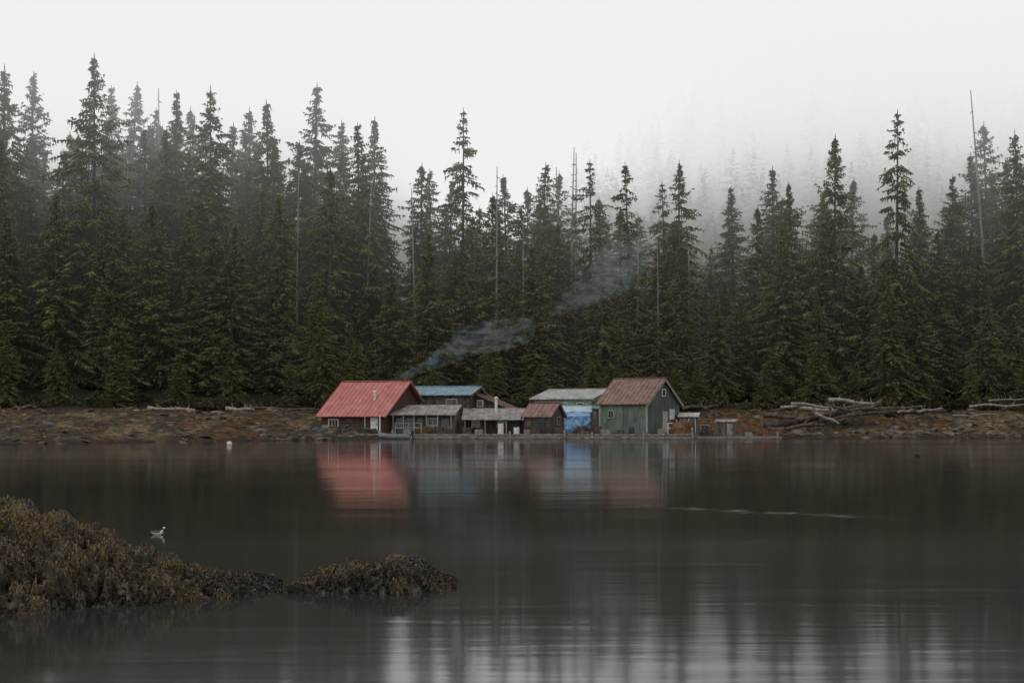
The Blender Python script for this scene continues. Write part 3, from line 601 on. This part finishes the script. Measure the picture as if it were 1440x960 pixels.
kk=15; pad=np.pad(gz,kk,mode='edge'); cs=np.cumsum(np.cumsum(pad,0),1); w2=2*kk
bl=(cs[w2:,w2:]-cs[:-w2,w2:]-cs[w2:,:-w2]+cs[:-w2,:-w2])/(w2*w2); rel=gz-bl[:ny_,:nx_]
N=190000; ii=rng.integers(1,ny_-1,N*3); jj=rng.integers(1,nx_-1,N*3); keep=gz[ii,jj]>-.02; ii=ii[keep][:N];jj=jj[keep][:N]; N=len(ii)
P=np.stack([rx[jj]+rng.uniform(-.01,.01,N),ry[ii]+rng.uniform(-.01,.01,N),gz[ii,jj]],1); RL=rel[ii,jj]
clump=np.array([mn.noise(Vector(p)*5.5)*.8+.5*mn.noise(Vector(p)*13) for p in P]); c2=np.array([mn.noise(Vector(p)*1.3+Vector((9,0,0))) for p in P])
keep=(clump+RL*4)>-.2; P=P[keep];clump=clump[keep];c2=c2[keep];RL=RL[keep];gX=gx[ii,jj][keep];gY=gy[ii,jj][keep];N=len(P)
nrm=np.stack([-gX,-gY,np.ones(N)],1); nrm/=np.linalg.norm(nrm,axis=1)[:,None]
dn=np.stack([-gX,-gY,-(gX**2+gY**2)],1)*.5+rng.normal(0,.9,(N,3)); dn-=nrm*(dn*nrm).sum(1)[:,None]; dn/=np.linalg.norm(dn,axis=1)[:,None]
ln=rng.uniform(.014,.040,N)*(1+.6*clump); wd=rng.uniform(.003,.008,N)
sd=np.cross(nrm,dn); sd+=nrm*rng.normal(0,.8,(N,1)); sd/=np.linalg.norm(sd,axis=1)[:,None]
lift=rng.uniform(.004,.03,N)+np.clip(clump,0,1)*.07
P0=P+nrm*(lift*.5)[:,None]
P1=P+dn*(ln*.5)[:,None]+nrm*lift[:,None]; P2=P+dn*ln[:,None]+nrm*(lift*.6)[:,None]-np.array([0,0,1])*(ln*.25)[:,None]; Wd=sd*wd[:,None]
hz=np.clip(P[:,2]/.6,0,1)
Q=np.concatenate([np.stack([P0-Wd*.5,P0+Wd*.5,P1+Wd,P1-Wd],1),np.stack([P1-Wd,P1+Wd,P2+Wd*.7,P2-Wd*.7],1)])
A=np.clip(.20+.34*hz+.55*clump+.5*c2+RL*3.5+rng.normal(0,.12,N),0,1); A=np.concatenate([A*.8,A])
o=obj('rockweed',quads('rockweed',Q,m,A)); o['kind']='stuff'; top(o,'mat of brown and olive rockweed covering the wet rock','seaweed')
# ---------------------------------------------------------------- smoke and fog
def volmat(name,build,rate=None):
    m=bpy.data.materials.new(name); m.use_nodes=True; nt=m.node_tree; nt.nodes.clear(); out=nd(nt,'ShaderNodeOutputMaterial')
    ab=nd(nt,'ShaderNodeVolumeAbsorption'); ab.inputs['Color'].default_value=(0,0,0,1); em=nd(nt,'ShaderNodeEmission'); ad=nd(nt,'ShaderNodeAddShader')
    nt.links.new(ab.outputs[0],ad.inputs[0]); nt.links.new(em.outputs[0],ad.inputs[1]); nt.links.new(ad.outputs[0],out.inputs['Volume'])
    build(nt,ab,em)
    if rate: m.cycles.volume_step_rate=rate
    return m
def bs(nt,ab,em):
    L=nt.links.new; g=nd(nt,'ShaderNodeNewGeometry'); mp=nd(nt,'ShaderNodeMapping'); mp.inputs['Rotation'].default_value=(0,.6,0); mp.inputs['Scale'].default_value=(.6,1,1.1); L(g.outputs['Position'],mp.inputs[0])
    n=nd(nt,'ShaderNodeTexNoise'); n.inputs['Scale'].default_value=.62; n.inputs['Detail'].default_value=4; n.inputs['Distortion'].default_value=2.2
    L(mp.outputs[0],n.inputs['Vector']); r=nd(nt,'ShaderNodeMapRange'); r.inputs[1].default_value=.48; r.inputs[2].default_value=.74; r.inputs[4].default_value=.22; L(n.outputs[0],r.inputs[0])
    s=nd(nt,'ShaderNodeSeparateXYZ'); L(g.outputs['Position'],s.inputs[0]); k=nd(nt,'ShaderNodeMapRange'); k.inputs[1].default_value=-11.5; k.inputs[2].default_value=-7; k.inputs[3].default_value=2.0; k.inputs[4].default_value=1; L(s.outputs[0],k.inputs[0])
    k2=nd(nt,'ShaderNodeMapRange'); k2.inputs[1].default_value=2; k2.inputs[2].default_value=6; k2.inputs[3].default_value=1; k2.inputs[4].default_value=.75; L(s.outputs[0],k2.inputs[0])
    q0=nd(nt,'ShaderNodeMath',operation='MULTIPLY'); L(r.outputs[0],q0.inputs[0]); L(k.outputs[0],q0.inputs[1])
    q1=nd(nt,'ShaderNodeMath',operation='MULTIPLY'); L(q0.outputs[0],q1.inputs[0]); L(k2.outputs[0],q1.inputs[1])
    L(q1.outputs[0],ab.inputs['Density']); q=nd(nt,'ShaderNodeMath',operation='MULTIPLY'); q.inputs[1].default_value=.38; L(q1.outputs[0],q.inputs[0]); L(q.outputs[0],em.inputs['Strength']); em.inputs['Color'].default_value=(.74,.90,1,1)  # bluish smoke tone is self-emitted, standing in for light scattered by smoke
ms=volmat('chimney_smoke',bs,.2)
def plume(pts):
    P=[W(a,b_,d) for a,b_,d,r in pts]; R=[p[3] for p in pts]
    mb=MB(); mb.tube(P,R,14); o=obj('smoke_plume',mesh('smoke_plume',mb.v,mb.f,ms,False,True)); o['kind']='stuff'; top(o,'thin bluish chimney smoke drifting over the cabins','smoke')
plume([(545,543,181,.12),(562,532,183,.3),(585,520,186,.5),(612,508,188,.75),(632,496,189,1.1),(655,480,190,1.5),(680,474,191,1.6),(710,470,192,1.6),(738,464,192,1.3),(752,455,193,.5)])
plume([(775,442,193,.4),(805,420,194,1.2),(840,400,195,1.9),(868,378,196,2.6),(890,352,197,2.1),(905,336,198,.6)])
def bf(nt,ab,em):
    L=nt.links.new; g=nd(nt,'ShaderNodeNewGeometry'); s=nd(nt,'ShaderNodeSeparateXYZ'); L(g.outputs['Position'],s.inputs[0])
    def mt(op,a,b_=None):
        q=nd(nt,'ShaderNodeMath',operation=op)
        for i,v in enumerate((a,b_)):
            if v is None: continue
            if isinstance(v,(int,float)): q.inputs[i].default_value=v
            else: L(v,q.inputs[i])
        return q.outputs[0]
    e=mt('EXPONENT',mt('MULTIPLY',mt('SUBTRACT',s.outputs[2],20),1/9.5))
    den=mt('MINIMUM',mt('MULTIPLY',e,.00175),.05)
    yr=nd(nt,'ShaderNodeMapRange'); yr.inputs[1].default_value=236; yr.inputs[2].default_value=280; yr.inputs[3].default_value=1; yr.inputs[4].default_value=.32; L(s.outputs[1],yr.inputs[0])
    den=mt('MULTIPLY',den,yr.outputs[0])
    L(den,ab.inputs['Density']); L(mt('MULTIPLY',den,.88),em.inputs['Strength']); em.inputs['Color'].default_value=(1,.995,.985,1)  # mist gives off its own pale glow in place of scattered skylight
mf=volmat('mist',bf,.6)
fb=MB().box(-300,300,203,640,5,125)
o=obj('fog_bank',mesh('fog_bank',fb.v,fb.f,mf,False,True)); o['kind']='structure'
# ---------------------------------------------------------------- world, sun, camera
w=bpy.data.worlds.new('World'); S.world=w; w.use_nodes=True; nt=w.node_tree; L=nt.links.new; bg=nt.nodes['Background']
try: w.cycles.sampling_method='NONE'
except Exception: pass
sky=nd(nt,'ShaderNodeTexSky',sky_type='NISHITA'); sky.sun_disc=False; sky.sun_elevation=math.radians(50); sky.sun_rotation=math.radians(205)
sc=nd(nt,'ShaderNodeVectorMath',operation='SCALE'); sc.inputs['Scale'].default_value=.1; L(sky.outputs[0],sc.inputs[0])
tc=nd(nt,'ShaderNodeTexCoord'); sx=nd(nt,'ShaderNodeSeparateXYZ'); L(tc.outputs['Generated'],sx.inputs[0])
r=nd(nt,'ShaderNodeValToRGB'); r.color_ramp.elements[0].position=0.10; r.color_ramp.elements[0].color=(.94,.935,.93,1); r.color_ramp.elements[1].position=.26; r.color_ramp.elements[1].color=(.76,.755,.755,1)
L(sx.outputs[2],r.inputs[0]); mx=nd(nt,'ShaderNodeMix',data_type='RGBA'); mx.inputs[0].default_value=.95; L(sc.outputs[0],mx.inputs[6]); L(r.outputs[0],mx.inputs[7]); L(mx.outputs[2],bg.inputs[0]); bg.inputs[1].default_value=1
sl=bpy.data.lights.new('sun','SUN'); sl.energy=.6; sl.angle=math.radians(20); sl.color=(1,.96,.90); so=obj('sun',sl)
az=math.radians(205); el=math.radians(50); dv=Vector((math.sin(az)*math.cos(el),math.cos(az)*math.cos(el),math.sin(el))); so.rotation_euler=dv.to_track_quat('Z','Y').to_euler()
cam=bpy.data.cameras.new('camera'); cam.lens=70; cam.sensor_width=36; cam.clip_end=3000; co=obj('camera',cam,None,(0,0,CH)); co.rotation_euler=(math.pi/2+TH,0,0); S.camera=co
S.view_settings.view_transform='Standard'; S.view_settings.look='None'; S.view_settings.exposure=0
